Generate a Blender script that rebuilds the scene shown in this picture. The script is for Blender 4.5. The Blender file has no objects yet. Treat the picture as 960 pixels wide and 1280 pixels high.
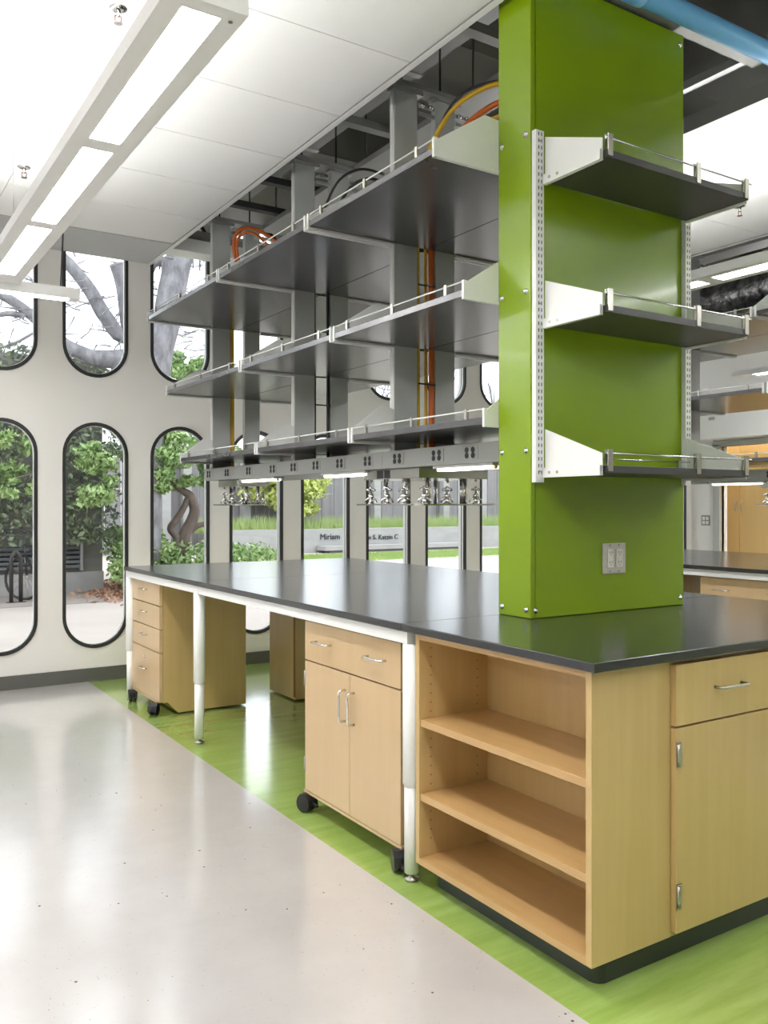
import bpy, math, random
from mathutils import Vector
random.seed(7)
R = math.radians

# ------------------------------------------------------------ camera, world, exposure
scn = bpy.context.scene
F, CX, HY, CAMH = 1078.0, 480.0, 632.0, 1.334
YAW = math.atan2(692, 1078)
cam_d = bpy.data.cameras.new('camera'); cam = bpy.data.objects.new('camera', cam_d)
scn.collection.objects.link(cam); scn.camera = cam
cam.location = (0, 0, CAMH); cam.rotation_euler = (R(90), 0, -YAW)
cam_d.sensor_fit = 'VERTICAL'; cam_d.sensor_height = 36.0
cam_d.lens = 36.0 * F / 1280.0
cam_d.shift_y = (HY - 640.0) / 1280.0
cam_d.clip_end = 200
w = bpy.data.worlds.new('overcast_sky'); scn.world = w; w.use_nodes = True
SKY = 1.5
wn = w.node_tree.nodes; wl = w.node_tree.links
tc = wn.new('ShaderNodeTexCoord'); sx = wn.new('ShaderNodeSeparateXYZ'); rp = wn.new('ShaderNodeValToRGB')
rp.color_ramp.elements[0].position = 0.0; rp.color_ramp.elements[0].color = (.86, .93, 1, 1)
rp.color_ramp.elements[1].position = .6; rp.color_ramp.elements[1].color = (.95, .98, 1, 1)
wl.new(tc.outputs['Generated'], sx.inputs[0]); wl.new(sx.outputs['Z'], rp.inputs[0])
wl.new(rp.outputs[0], wn['Background'].inputs[0]); wn['Background'].inputs[1].default_value = SKY
scn.view_settings.view_transform = 'Standard'; scn.view_settings.look = 'None'
scn.view_settings.gamma = 1; scn.view_settings.use_curve_mapping = False
scn.view_settings.exposure = 1.0
LAMP = 21.0      # down-light lenses
UP = 10.0         # up-light lenses
try:
    scn.cycles.max_bounces = 9; scn.cycles.diffuse_bounces = 5; scn.cycles.glossy_bounces = 4
    scn.cycles.transparent_max_bounces = 12; scn.cycles.sample_clamp_indirect = 6
    scn.cycles.caustics_reflective = False; scn.cycles.caustics_refractive = False
except Exception: pass

def at(px, py, **k):
    """a point seen at (px, py) in the photograph, on the plane x=, y= or z="""
    f = Vector((math.sin(YAW), math.cos(YAW), 0)); r = Vector((math.cos(YAW), -math.sin(YAW), 0))
    d = f + r*((px-CX)/F) + Vector((0, 0, 1))*((HY-py)/F)
    (a, v), = k.items(); i = 'xyz'.index(a); O = Vector((0, 0, CAMH))
    return O + d*((v-O[i])/d[i])

# ------------------------------------------------------------ materials
M = {}
def mat(name, col, rough=.5, metal=0, coat=0, spec=.5, emit=None, es=0, bump=None, noise=None, ior=1.5):
    m = bpy.data.materials.new(name); m.use_nodes = True
    nt = m.node_tree; b = nt.nodes['Principled BSDF']
    b.inputs['Base Color'].default_value = (*col, 1); b.inputs['Roughness'].default_value = rough
    b.inputs['Metallic'].default_value = metal; b.inputs['Coat Weight'].default_value = coat
    b.inputs['Coat Roughness'].default_value = .16 if name in ('epoxy', 'laminate') else .08; b.inputs['Specular IOR Level'].default_value = spec
    b.inputs['IOR'].default_value = ior
    if emit: b.inputs['Emission Color'].default_value = (*emit, 1); b.inputs['Emission Strength'].default_value = es
    tcn = nt.nodes.new('ShaderNodeTexCoord'); mp = nt.nodes.new('ShaderNodeMapping')
    nt.links.new(tcn.outputs['Object'], mp.inputs[0])
    if noise:      # (scale vec, amount, detail, second colour)
        sc, amt, det, c2 = noise
        mp.inputs['Scale'].default_value = sc
        n = nt.nodes.new('ShaderNodeTexNoise'); n.inputs['Scale'].default_value = 1; n.inputs['Detail'].default_value = det
        n.inputs['Roughness'].default_value = .6
        nt.links.new(mp.outputs[0], n.inputs[0])
        mr = nt.nodes.new('ShaderNodeMapRange'); mr.inputs[1].default_value = .3; mr.inputs[2].default_value = .7
        mr.inputs[4].default_value = amt
        nt.links.new(n.outputs[0], mr.inputs[0])
        mx = nt.nodes.new('ShaderNodeMix'); mx.data_type = 'RGBA'
        mx.inputs[6].default_value = (*col, 1); mx.inputs[7].default_value = (*c2, 1)
        nt.links.new(mr.outputs[0], mx.inputs[0]); nt.links.new(mx.outputs[2], b.inputs['Base Color'])
    if bump:
        sc, st = bump
        n = nt.nodes.new('ShaderNodeTexNoise'); n.inputs['Scale'].default_value = sc; n.inputs['Detail'].default_value = 3
        nt.links.new(tcn.outputs['Object'], n.inputs[0])
        bp = nt.nodes.new('ShaderNodeBump'); bp.inputs['Strength'].default_value = st; bp.inputs['Distance'].default_value = .01
        nt.links.new(n.outputs[0], bp.inputs['Height']); nt.links.new(bp.outputs[0], b.inputs['Normal'])
    M[name] = m; return m

mat('wall_paint', (.80, .785, .755), .5, noise=((3, 3, 3), .25, 3, (.76, .745, .715)))
mat('ceiling_tile', (.80, .80, .78), .8, bump=(300, .15), noise=((6, 6, 6), .3, 2, (.76, .76, .74)))
mat('ceiling_grid', (.55, .55, .54), .5)
mat('soffit_panel', (.50, .50, .51), .35, noise=((4, 4, 4), .3, 2, (.45, .45, .46)))
mat('deck', (.34, .34, .31), .8, noise=((2, 2, 2), .5, 4, (.26, .26, .24)))
mat('dark_steel', (.035, .035, .035), .5)
mat('steel_paint', (.30, .30, .285), .4, metal=.2, noise=((5, 5, 5), .4, 3, (.22, .22, .21)))
mat('galvanised', (.50, .51, .50), .35, metal=.8, noise=((14, 14, 14), .5, 2, (.36, .37, .37)))
mat('maple', (.58, .415, .185), .32, coat=.25, noise=((26, 26, 1.6), .8, 5, (.52, .355, .14)))
mat('maple_face', (.60, .43, .24), .30, coat=.3, noise=((22, 22, 1.4), .7, 5, (.55, .385, .20)))
mat('maple_shelf', (.56, .36, .155), .30, coat=.25, noise=((26, 1.6, 26), .8, 5, (.49, .30, .115)))
mat('maple_pale', (.80, .56, .24), .3, coat=.2, noise=((22, 22, 1.4), .7, 5, (.74, .50, .20)))
mat('maple_dark', (.30, .13, .04), .5, noise=((20, 20, 20), .4, 2, (.22, .09, .03)))
mat('epoxy', (.013, .015, .018), .25, spec=.7, coat=.5, noise=((30, 30, 30), .5, 2, (.014, .014, .016)))
mat('laminate', (.080, .080, .086), .26, coat=.35, noise=((12, 12, 12), .4, 2, (.05, .05, .054)))
mat('shelf_edge', (.045, .045, .045), .4, noise=((12, 12, 12), .4, 2, (.055, .055, .055)))
mat('white_powder', (.80, .81, .79), .35, noise=((5, 5, 5), .3, 2, (.76, .77, .75)))
mat('white_lamp_body', (.86, .86, .86), .4, noise=((5, 5, 5), .3, 2, (.82, .82, .82)))
mat('grey_powder', (.47, .49, .47), .38, noise=((5, 5, 5), .3, 2, (.43, .45, .43)))
mat('green_paint', (.215, .335, .003), .26, coat=.15, noise=((1.2, 1.2, .8), .5, 2, (.19, .305, .003)))
mat('chrome', (.72, .72, .72), .12, metal=1, noise=((20, 20, 20), .2, 1, (.6, .6, .6)))
mat('steel', (.62, .61, .58), .22, metal=1, noise=((3, 60, 60), .5, 3, (.5, .49, .46)))
mat('nickel', (.46, .44, .40), .28, metal=1, noise=((20, 20, 20), .2, 1, (.45, .43, .4)))
mat('rubber', (.012, .012, .014), .35, noise=((20, 20, 20), .4, 1, (.02, .02, .022)))
mat('kick_vinyl', (.022, .028, .022), .35, noise=((10, 10, 10), .4, 2, (.03, .037, .03)))
mat('base_vinyl', (.11, .11, .10), .45, noise=((10, 10, 10), .4, 2, (.095, .095, .088)))
mat('gasket', (.022, .024, .024), .45, noise=((10, 10, 10), .4, 2, (.03, .03, .03)))
mat('lens', (.9, .9, .9), .4, emit=(1, .99, .985), es=LAMP)
mat('lens_up', (.9, .9, .9), .4, emit=(1, .99, .985), es=UP)
mat('task_lens', (.9, .9, .9), .4, emit=(1, .93, .82), es=3.0)
mat('yellow_cable', (.70, .42, .01), .4, noise=((20, 20, 20), .2, 1, (.6, .36, .01)))
mat('orange_cable', (.62, .13, .01), .4, noise=((20, 20, 20), .2, 1, (.5, .10, .01)))
mat('black_cable', (.012, .012, .012), .4, noise=((20, 20, 20), .2, 1, (.02, .02, .02)))
mat('blue_pipe', (.15, .42, .75), .35, noise=((6, 6, 6), .4, 2, (.13, .37, .68)))
mat('plate_steel', (.62, .60, .54), .35, metal=.4, noise=((20, 20, 20), .3, 1, (.55, .53, .47)))
mat('outlet_plastic', (.80, .78, .70), .35, noise=((20, 20, 20), .2, 1, (.62, .6, .53)))
mat('outlet_dark', (.03, .03, .032), .5, noise=((20, 20, 20), .2, 1, (.04, .04, .04)))
mat('foil', (.45, .45, .46), .28, metal=.9, bump=(28, 1.0), noise=((16, 16, 16), .9, 4, (.04, .04, .04)))
mat('red_handle', (.35, .06, .04), .4, noise=((20, 20, 20), .2, 1, (.3, .05, .03)))
# outdoors
mat('concrete_ground', (.50, .46, .43), .85, noise=((.8, .8, .8), .7, 6, (.40, .355, .33)))
mat('concrete_pale', (.40, .40, .40), .85, noise=((1.5, 1.5, 3), .8, 5, (.30, .30, .295)))
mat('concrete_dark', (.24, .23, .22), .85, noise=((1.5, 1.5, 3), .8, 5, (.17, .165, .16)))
mat('asphalt', (.27, .24, .23), .9, noise=((1.2, 1.2, 1.2), .9, 6, (.36, .32, .30)))
mat('fence_board', (.26, .25, .26), .8, noise=((6, 6, .6), .8, 3, (.18, .175, .18)))
mat('louver', (.10, .11, .12), .5, noise=((6, 6, 6), .8, 3, (.07, .075, .08)))
mat('bark', (.12, .115, .125), .85, bump=(14, 1.0), noise=((9, 9, 4), 1, 8, (.30, .30, .32)))
mat('bark_brown', (.09, .065, .055), .85, bump=(14, 1.0), noise=((9, 9, 4), 1, 8, (.18, .14, .125)))
for n, c, c2 in (('leaf_green', (.20, .33, .12), (.42, .56, .24)), ('leaf_dark', (.10, .14, .09), (.20, .27, .15)),
                 ('leaf_yellow', (.40, .48, .10), (.55, .60, .22)), ('leaf_red', (.26, .10, .06), (.36, .2, .12)),
                 ('ivy', (.12, .15, .12), (.30, .37, .22)), ('lawn_grass', (.22, .33, .09), (.36, .45, .16)), ('twig', (.16, .14, .12), (.26, .24, .22)),
                 ('litter', (.34, .17, .11), (.5, .34, .25))):
    mat(n, c, .6, noise=((2.2, 2.2, 2.2), 1, 4, c2))

def glass_mat():
    m = bpy.data.materials.new('window_glass'); m.use_nodes = True; nt = m.node_tree
    nt.nodes.remove(nt.nodes['Principled BSDF']); o = nt.nodes['Material Output']
    t = nt.nodes.new('ShaderNodeBsdfTransparent'); g = nt.nodes.new('ShaderNodeBsdfGlossy'); g.inputs['Roughness'].default_value = .02
    fr = nt.nodes.new('ShaderNodeFresnel'); fr.inputs[0].default_value = 1.45; mx = nt.nodes.new('ShaderNodeMixShader')
    t.inputs[0].default_value = (.97, .98, .98, 1)
    nt.links.new(fr.outputs[0], mx.inputs[0]); nt.links.new(t.outputs[0], mx.inputs[1]); nt.links.new(g.outputs[0], mx.inputs[2])
    nt.links.new(mx.outputs[0], o.inputs[0]); M['glass'] = m
glass_mat()

def floor_mat(name, c1, c2, speck, scale, rough, stretch):
    m = bpy.data.materials.new(name); m.use_nodes = True; nt = m.node_tree; b = nt.nodes['Principled BSDF']
    L = nt.links.new
    t = nt.nodes.new('ShaderNodeTexCoord'); mp = nt.nodes.new('ShaderNodeMapping'); mp.inputs['Scale'].default_value = stretch
    L(t.outputs['Object'], mp.inputs[0])
    n = nt.nodes.new('ShaderNodeTexNoise'); n.inputs['Scale'].default_value = 3; n.inputs['Detail'].default_value = 8; n.inputs['Roughness'].default_value = .7
    L(mp.outputs[0], n.inputs[0])
    mx = nt.nodes.new('ShaderNodeMix'); mx.data_type = 'RGBA'; mx.inputs[6].default_value = (*c1, 1); mx.inputs[7].default_value = (*c2, 1)
    mr = nt.nodes.new('ShaderNodeMapRange'); mr.inputs[1].default_value = .32; mr.inputs[2].default_value = .68
    L(n.outputs[0], mr.inputs[0]); L(mr.outputs[0], mx.inputs[0])
    col = mx.outputs[2]
    if speck:
        for sc, th, cc in ((60, .035, (.14, .11, .09)), (26, .04, (.12, .095, .09)), (90, .06, (.40, .34, .30))):
            v = nt.nodes.new('ShaderNodeTexVoronoi'); v.inputs['Scale'].default_value = sc; L(t.outputs['Object'], v.inputs[0])
            # keep only a share of the cells
            sp = nt.nodes.new('ShaderNodeSeparateColor'); L(v.outputs['Color'], sp.inputs[0])
            k = nt.nodes.new('ShaderNodeMath'); k.operation = 'LESS_THAN'; L(v.outputs['Distance'], k.inputs[0])
            k2 = nt.nodes.new('ShaderNodeMath'); k2.operation = 'MULTIPLY'; k2.inputs[1].default_value = th * 3
            L(sp.outputs[1], k2.inputs[0]); L(k2.outputs[0], k.inputs[1])
            q = nt.nodes.new('ShaderNodeMath'); q.operation = 'LESS_THAN'; q.inputs[1].default_value = .24; L(sp.outputs[0], q.inputs[0])
            a = nt.nodes.new('ShaderNodeMath'); a.operation = 'MULTIPLY'; L(k.outputs[0], a.inputs[0]); L(q.outputs[0], a.inputs[1])
            m2 = nt.nodes.new('ShaderNodeMix'); m2.data_type = 'RGBA'; m2.inputs[7].default_value = (*cc, 1)
            L(col, m2.inputs[6]); L(a.outputs[0], m2.inputs[0]); col = m2.outputs[2]
    L(col, b.inputs['Base Color'])
    n2 = nt.nodes.new('ShaderNodeTexNoise'); n2.inputs['Scale'].default_value = 3.5; n2.inputs['Detail'].default_value = 4
    L(t.outputs['Object'], n2.inputs[0])
    r2 = nt.nodes.new('ShaderNodeMapRange'); r2.inputs[3].default_value = rough - .06; r2.inputs[4].default_value = rough + .06
    L(n2.outputs[0], r2.inputs[0]); L(r2.outputs[0], b.inputs['Roughness'])
    bp = nt.nodes.new('ShaderNodeBump'); bp.inputs['Strength'].default_value = .12; bp.inputs['Distance'].default_value = .012
    n3 = nt.nodes.new('ShaderNodeTexNoise'); n3.inputs['Scale'].default_value = 4; n3.inputs['Detail'].default_value = 1; L(t.outputs['Object'], n3.inputs[0])
    L(n3.outputs[0], bp.inputs['Height']); L(bp.outputs[0], b.inputs['Normal'])
    b.inputs['Specular IOR Level'].default_value = .8; b.inputs['Coat Weight'].default_value = .9; b.inputs['Coat Roughness'].default_value = .13
    M[name] = m
floor_mat('floor_grey', (.55, .53, .515), (.51, .485, .47), True, 1, .20, (1, 1, 1))
floor_mat('floor_green', (.26, .39, .075), (.36, .50, .14), False, 1, .22, (.5, 4.5, 1))

# ------------------------------------------------------------ mesh building
OFF = {}     # name of object -> world offset of its local frame
class MB:
    def __init__(s): s.v = []; s.f = []; s.sm = []
    def add(s, vs, fs, smooth=False):
        n = len(s.v); s.v += [tuple(v) for v in vs]
        s.f += [tuple(i+n for i in f) for f in fs]; s.sm += [smooth]*len(fs); return s
    def box(s, x0, x1, y0, y1, z0, z1):
        vs = [(x, y, z) for x in (x0, x1) for y in (y0, y1) for z in (z0, z1)]
        return s.add(vs, [(0, 1, 3, 2), (4, 6, 7, 5), (0, 4, 5, 1), (2, 3, 7, 6), (0, 2, 6, 4), (1, 5, 7, 3)])
    def prism(s, pts, axis, a, b):
        """pts 2-D polygon in the plane across axis; extruded a..b"""
        def P(p, t): return {'x': (t, p[0], p[1]), 'y': (p[0], t, p[1]), 'z': (p[0], p[1], t)}[axis]
        n = len(pts); vs = [P(p, a) for p in pts] + [P(p, b) for p in pts]
        fs = [tuple(range(n)), tuple(range(2*n-1, n-1, -1))] + [(i, i+n, (i+1) % n+n, (i+1) % n) for i in range(n)]
        return s.add(vs, fs)
    def tube(s, pts, r, n=10, caps=True, radii=None):
        pts = [Vector(p) for p in pts]; rings = []; up = None
        for i, p in enumerate(pts):
            d = (pts[min(i+1, len(pts)-1)] - pts[max(i-1, 0)]).normalized()
            if up is None: up = d.orthogonal().normalized()
            up = (up - d*up.dot(d)); up = up.normalized() if up.length > 1e-5 else d.orthogonal().normalized()
            sd = d.cross(up); rr = radii[i] if radii else r
            rings.append([p + (up*math.cos(2*math.pi*k/n) + sd*math.sin(2*math.pi*k/n))*rr for k in range(n)])
        vs = [v for rg in rings for v in rg]; fs = []
        for i in range(len(rings)-1):
            for k in range(n): fs.append((i*n+k, i*n+(k+1) % n, (i+1)*n+(k+1) % n, (i+1)*n+k))
        s.add(vs, fs, True)
        if caps:
            m = len(s.v)-len(vs)
            s.f.append(tuple(m+k for k in range(n-1, -1, -1))); s.sm.append(False)
            s.f.append(tuple(m+(len(rings)-1)*n+k for k in range(n))); s.sm.append(False)
        return s
    def lathe(s, c, prof, axis='z', n=16):
        """prof [(r, t)...] along axis from point c"""
        c = Vector(c); ax = {'x': Vector((1, 0, 0)), 'y': Vector((0, 1, 0)), 'z': Vector((0, 0, 1))}[axis]
        return s.tube([c+ax*t for r, t in prof], 0, n, True, [r for r, t in prof])
    def sphere(s, c, r, n=8, sz=1):
        prof = [(max(r*math.sin(math.pi*i/n), 1e-4), -r*sz*math.cos(math.pi*i/n)) for i in range(n+1)]
        return s.lathe(c, prof, 'z', 10)
    def build(s, name, m, parent=None, bev=0, origin=None):
        off = OFF.get(parent.name, Vector()) if parent else Vector()
        if parent is None and origin is None:
            xs = list(zip(*s.v)); origin = ((min(xs[0])+max(xs[0]))/2, (min(xs[1])+max(xs[1]))/2, min(xs[2]))
        if parent is None: off = Vector(origin)
        me = bpy.data.meshes.new(name); me.from_pydata([tuple(Vector(v)-off) for v in s.v], [], s.f)
        me.validate(); me.update()
        if len(me.polygons) == len(s.sm): me.polygons.foreach_set('use_smooth', s.sm)
        import bmesh
        bm = bmesh.new(); bm.from_mesh(me); bmesh.ops.recalc_face_normals(bm, faces=bm.faces); bm.to_mesh(me); bm.free()
        me.materials.append(M[m]); o = bpy.data.objects.new(name, me); scn.collection.objects.link(o)
        if parent: o.parent = parent
        else: o.location = off
        OFF[o.name] = off
        if bev:
            b = o.modifiers.new('bevel', 'BEVEL'); b.width = bev; b.segments = 2; b.limit_method = 'ANGLE'
        return o
def B(*a): return MB().box(*a)
def thing(name, loc, label, cat, group=None):
    o = bpy.data.objects.new(name, None); scn.collection.objects.link(o); o.location = loc; o.empty_display_size = .1
    OFF[o.name] = Vector(loc); return tag(o, label, cat, group)
def tag(o, label, cat, group=None, kind=None):
    if label: o['label'] = label
    if cat: o['category'] = cat
    if group: o['group'] = group
    if kind: o['kind'] = kind
    return o
def struct(o, label=None):
    o['kind'] = 'structure'
    if label: o['label'] = label
    return o
def copy_tree(o, parent=None, shift=None, label=None):
    c = o.copy(); scn.collection.objects.link(c)
    if parent: c.parent = parent
    if shift: c.location = Vector(o.location) + Vector(shift)
    if label: c['label'] = label
    OFF[c.name] = OFF.get(o.name, Vector()) + (Vector(shift) if shift else Vector())
    for ch in list(o.children): copy_tree(ch, c)
    return c

# ------------------------------------------------------------ room shell
XL, XR, YB, YF = -3.9, 8.7, -4.6, 6.72
DX = 3.42               # the lab repeats: aisle + island
CZ = 3.24               # ceiling
IX0, IX1 = 1.71, 3.5    # island worktop
fl = MB()
for a, b in ((XL, 1.645), (3.62, 1.645+DX), (3.62+DX, XR)): fl.add([(a, YB, 0), (b, YB, 0), (b, YF+.01, 0), (a, YF+.01, 0)], [(0, 1, 2, 3)])
struct(fl.build('floor', 'floor_grey', origin=(0, 0, 0)), 'speckled pale grey polished floor')
fg = MB()
for a in (1.645, 1.645+DX):
    b = a+1.975; fg.add([(a, YB, 0), (b, YB, 0), (b, YF+.01, 0), (a, YF+.01, 0)], [(0, 1, 2, 3)])
struct(fg.build('floor', 'floor_green', origin=(0, 0, 0)), 'streaky bright green floor under the islands')

# window wall: pitch .665, stadium openings
PITCH, WC0, HW = .665, 1.704, .245
K = range(-8, 11)
rows = ((.249, 1.968), (2.31, 3.70))
WTOP, WD = 4.5, .12
def stad(cx, z0, z1, hw, n=20):
    pts = []
    for i in range(n+1):
        a = math.pi*i/n; pts.append((cx+hw*math.cos(a), z1-hw+hw*math.sin(a)))
    for i in range(n+1):
        a = math.pi+math.pi*i/n; pts.append((cx+hw*math.cos(a), z0+hw+hw*math.sin(a)))
    return pts
wm = MB()
def wall_cell(cx):
    xa, xb = cx-PITCH/2, cx+PITCH/2
    for y in (YF, YF+WD):
        q = []
        for x0, x1 in ((xa, cx-HW), (cx+HW, xb)): q.append([(x0, y, 0), (x1, y, 0), (x1, y, WTOP), (x0, y, WTOP)])
        n = 20
        for i in range(n):
            a0, a1 = math.pi*i/n, math.pi*(i+1)/n
            xx0, xx1 = cx-HW*math.cos(a0), cx-HW*math.cos(a1); s0, s1 = HW*math.sin(a0), HW*math.sin(a1)
            (l0, l1), (u0, u1) = rows
            q.append([(xx0, y, 0), (xx1, y, 0), (xx1, y, l0+HW-s1), (xx0, y, l0+HW-s0)])
            q.append([(xx0, y, l1-HW+s0), (xx1, y, l1-HW+s1), (xx1, y, u0+HW-s1), (xx0, y, u0+HW-s0)])
            q.append([(xx0, y, u1-HW+s0), (xx1, y, u1-HW+s1), (xx1, y, WTOP), (xx0, y, WTOP)])
        for f in q: wm.add(f, [(0, 1, 2, 3)])
    for z0, z1 in rows:
        p = stad(cx, z0, z1, HW); n = len(p)
        wm.add([(x, YF, z) for x, z in p]+[(x, YF+WD, z) for x, z in p], [(i, (i+1) % n, (i+1) % n+n, i+n) for i in range(n)], True)
for k in K: wall_cell(WC0+PITCH*k)
xw0, xw1 = WC0+PITCH*(K[0]-.5), WC0+PITCH*(K[-1]+.5)
wm.box(xw0-1.2, xw0, YF, YF+WD, 0, WTOP); wm.box(xw1, XR+1.3, YF, YF+WD, 0, WTOP)
struct(wm.build('wall_far', 'wall_paint', origin=(0, YF, 0)), 'off-white wall pierced by two rows of pill-shaped windows')
wi = 0
for k in K:
    cx = WC0+PITCH*k
    for z0, z1 in rows:
        wi += 1
        m = MB(); po, pi_ = stad(cx, z0, z1, HW-.001), stad(cx, z0+.026, z1-.026, HW-.024); n = len(po)
        ya, yb = YF-.008, YF+.05
        vs = [(x, ya, z) for x, z in po]+[(x, ya, z) for x, z in pi_]+[(x, yb, z) for x, z in po]+[(x, yb, z) for x, z in pi_]
        fs = []
        for i in range(n):
            j = (i+1) % n
            fs += [(i, j, j+n, i+n), (i+2*n, i+3*n, j+3*n, j+2*n), (i+n, j+n, j+3*n, i+3*n), (i, i+2*n, j+2*n, j)]
        m.add(vs, fs)
        o = struct(m.build('window_%d' % wi, 'gasket', origin=(cx, YF, z0)), 'pill-shaped window with a black gasket')
        MB().add([(x, YF+.03, z) for x, z in pi_], [tuple(range(n))]).build('pane', 'glass', o)
        rim = MB()   # thin white ring inside the gasket, a painted sheen along the frame
        pa, pb = pi_, stad(cx, z0+.031, z1-.031, HW-.029)
        vs = [(x, YF+.012, z) for x, z in pa]+[(x, YF+.012, z) for x, z in pb]+[(x, YF+.03, z) for x, z in pb]
        rim.add(vs, [(i, (i+1) % n, (i+1) % n+n, i+n) for i in range(n)]+[(i+n, (i+1) % n+n, (i+1) % n+2*n, i+2*n) for i in range(n)])
        rim.build('sheen_ring', 'white_powder', o)
struct(B(xw0-1.2, XR, YF-.012, YF, 0, .10).build('baseboard_far', 'base_vinyl', origin=(0, YF, 0)))
struct(B(XL-.2, XL, YB, YF+.3, 0, WTOP).build('wall_left', 'wall_paint'))
struct(B(XL-.2, XR+.4, YB-.2, YB, 0, WTOP).build('wall_back', 'wall_paint'))
# right wall with a wide opening fitted with a coiling shutter
OY0, OY1, OZ = 3.2, 6.30, 2.02
wr = MB(); wr.box(XR, XR+.1, YB, OY0, 0, WTOP); wr.box(XR, XR+.1, OY1, YF, 0, WTOP); wr.box(XR, XR+.1, OY0, OY1, OZ, WTOP)
struct(wr.build('wall_right', 'wall_paint'), 'white end wall beyond the second island')
d1 = B(XR-.05, XR+.04, OY1+.0, OY1+.08, 0, OZ+.02).box(XR-.05, XR+.04, OY0-.10, OY0+.03, 0, OZ+.02).box(XR-.05, XR+.04, OY0-.1, OY1+.1, OZ, OZ+.06).build('door_1', 'grey_powder')
struct(d1, 'grey framed serving opening in the end wall')
B(XR-.028, XR-.001, OY1+.082, OY1+.10, 0, 2.45).build('jamb_channel', 'galvanised', d1)
B(XR-.32, XR-.03, OY0-.15, OY1+.05, 2.09, 2.42).build('shutter_housing', 'white_powder', d1)
B(XR-.323, XR-.32, OY1-.14, OY1-.06, 2.30, 2.335).build('housing_plate', 'steel_paint', d1)
struct(B(XR+1.2, XR+1.3, OY0-1, YF, 0, 2.8).box(XR+.1, XR+1.2, OY0-1.0, OY0-.9, 0, 2.8).build('wall_alcove', 'wall_paint'))
struct(B(XR+.1, XR+1.2, OY0-.9, YF, 2.7, 2.8).build('ceiling', 'ceiling_tile'))
struct(B(XR+.1, XR+1.2, OY0-.9, YF, -.02, 0).build('floor', 'floor_grey'))
for i, (a, b) in enumerate(((5.79, 6.70), (4.87, 5.78), (3.95, 4.86), (3.03, 3.94))):
    x0 = XR+.27
    t = thing('tall_cabinet', (x0, (a+b)/2, 0), ['tall maple double-door cabinet with bow handles, leftmost in the serving opening', 'second tall maple cabinet from the left in the serving opening',
              'third tall maple cabinet from the left in the serving opening', 'fourth tall maple cabinet from the left in the serving opening'][i], 'cabinet', 'tall maple cabinets beyond the opening')
    B(x0, x0+.5, a, b, 0, 2.3).build('body', 'maple_pale', t)
    mid = (a+b)/2
    for s in (-1, 1):
        ya, yb = (a+.003, mid-.003) if s < 0 else (mid+.003, b-.003)
        dd = B(x0-.02, x0, ya, yb, .1, 2.28).build('door', 'maple_pale', t)
        hy = mid+.04*s*1
        MB().tube([(x0-.02, hy, 1.27), (x0-.045, hy, 1.28), (x0-.05, hy, 1.33), (x0-.045, hy, 1.38), (x0-.02, hy, 1.39)], .006, 8).build('handle', 'nickel', dd)

t = thing('added_alcove_light', (XR+.19, 4.8, 2.64), 'added unseen strip light brightening the tall cabinets in the serving opening', 'ceiling light')  # added lamp, unseen above the opening, to brighten the cabinets
B(XR+.12, XR+.26, 3.4, 6.5, 2.66, 2.699).build('body', 'white_lamp_body', t); B(XR+.14, XR+.24, 3.45, 6.45, 2.648, 2.659).build('diffuser', 'lens', t)
# ceilings: clouds of tiles over aisles, open plenum above the islands
TY = .61; YJ = 3.06
def cloud(x0, x1, name='ceiling', lab=None):
    m = MB(); xs = [x1]
    while xs[-1]-1.22 > x0+.3: xs.append(xs[-1]-1.22)
    xs.append(x0)
    ys = [YJ+TY*i for i in range(-12, 6)]
    for i in range(len(xs)-1):
        for j in range(len(ys)-1): m.box(xs[i+1]+.003, xs[i]-.003, ys[j]+.0035, ys[j+1]-.0035, CZ, CZ+.016)
    o = struct(m.build(name, 'ceiling_tile', origin=(x0, 0, CZ)), lab)
    B(x0, x1, ys[0], ys[-1], CZ+.006, CZ+.03).build('tile_grid', 'ceiling_grid', o)
    B(x0, x1, ys[-1]+.003, YF-.003, CZ-.004, CZ+.03).build('edge_panel', 'soffit_panel', o)
    return o
C1, C2 = 2.10, 3.70
cloud(XL, C1, lab='white lay-in ceiling over the left aisle'); cloud(C2, C1+DX, lab='white lay-in ceiling over the right aisle'); cloud(C2+DX, XR, lab='white lay-in ceiling by the end wall')
ti = 0
for g in (0, DX):
    for x0, x1 in ((C1, C1+.012), (C2-.012, C2)):
        ti += 1
        struct(B(x0+g, x1+g, YJ-12*TY, YF-.003, CZ-.006, CZ+.085).build('trim_%d' % ti, 'steel_paint', origin=(x0+g, 0, CZ)), 'metal edge of the ceiling beside the open slot')
        ti += 1
        xa = x0 if x0 == C1 else x1-.03
        struct(B(xa+g, xa+.03+g, YJ-12*TY, YF-.003, CZ-.008, CZ-.0065).build('trim_%d' % ti, 'white_powder', origin=(x0+g, 0, CZ)))
struct(B(XL, XR+.3, YB, YF+.3, 4.3, 4.4).build('ceiling', 'deck'), 'dark grey structural deck above the open slots')
# cross beams of the deck
cb = MB()
for y in (-3.2, -1.4, .4, 2.2, 4.0, 5.8): cb.box(XL, XR, y, y+.35, 4.02, 4.3)
struct(cb.build('trim_%d' % (ti+1), 'deck'), 'concrete ribs of the deck')
# head beam across the windows behind the slot
struct(B(C1+.013, C2-.013, 6.52, 6.71, 3.33, 3.43).build('trim_%d' % (ti+2), 'white_powder'), 'pale head beam crossing the windows')
struct(B(C1+.013, C2-.013, 6.60, 6.71, 3.435, 3.53).build('trim_%d' % (ti+3), 'steel_paint'), 'grey upper head beam crossing the windows')

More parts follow.
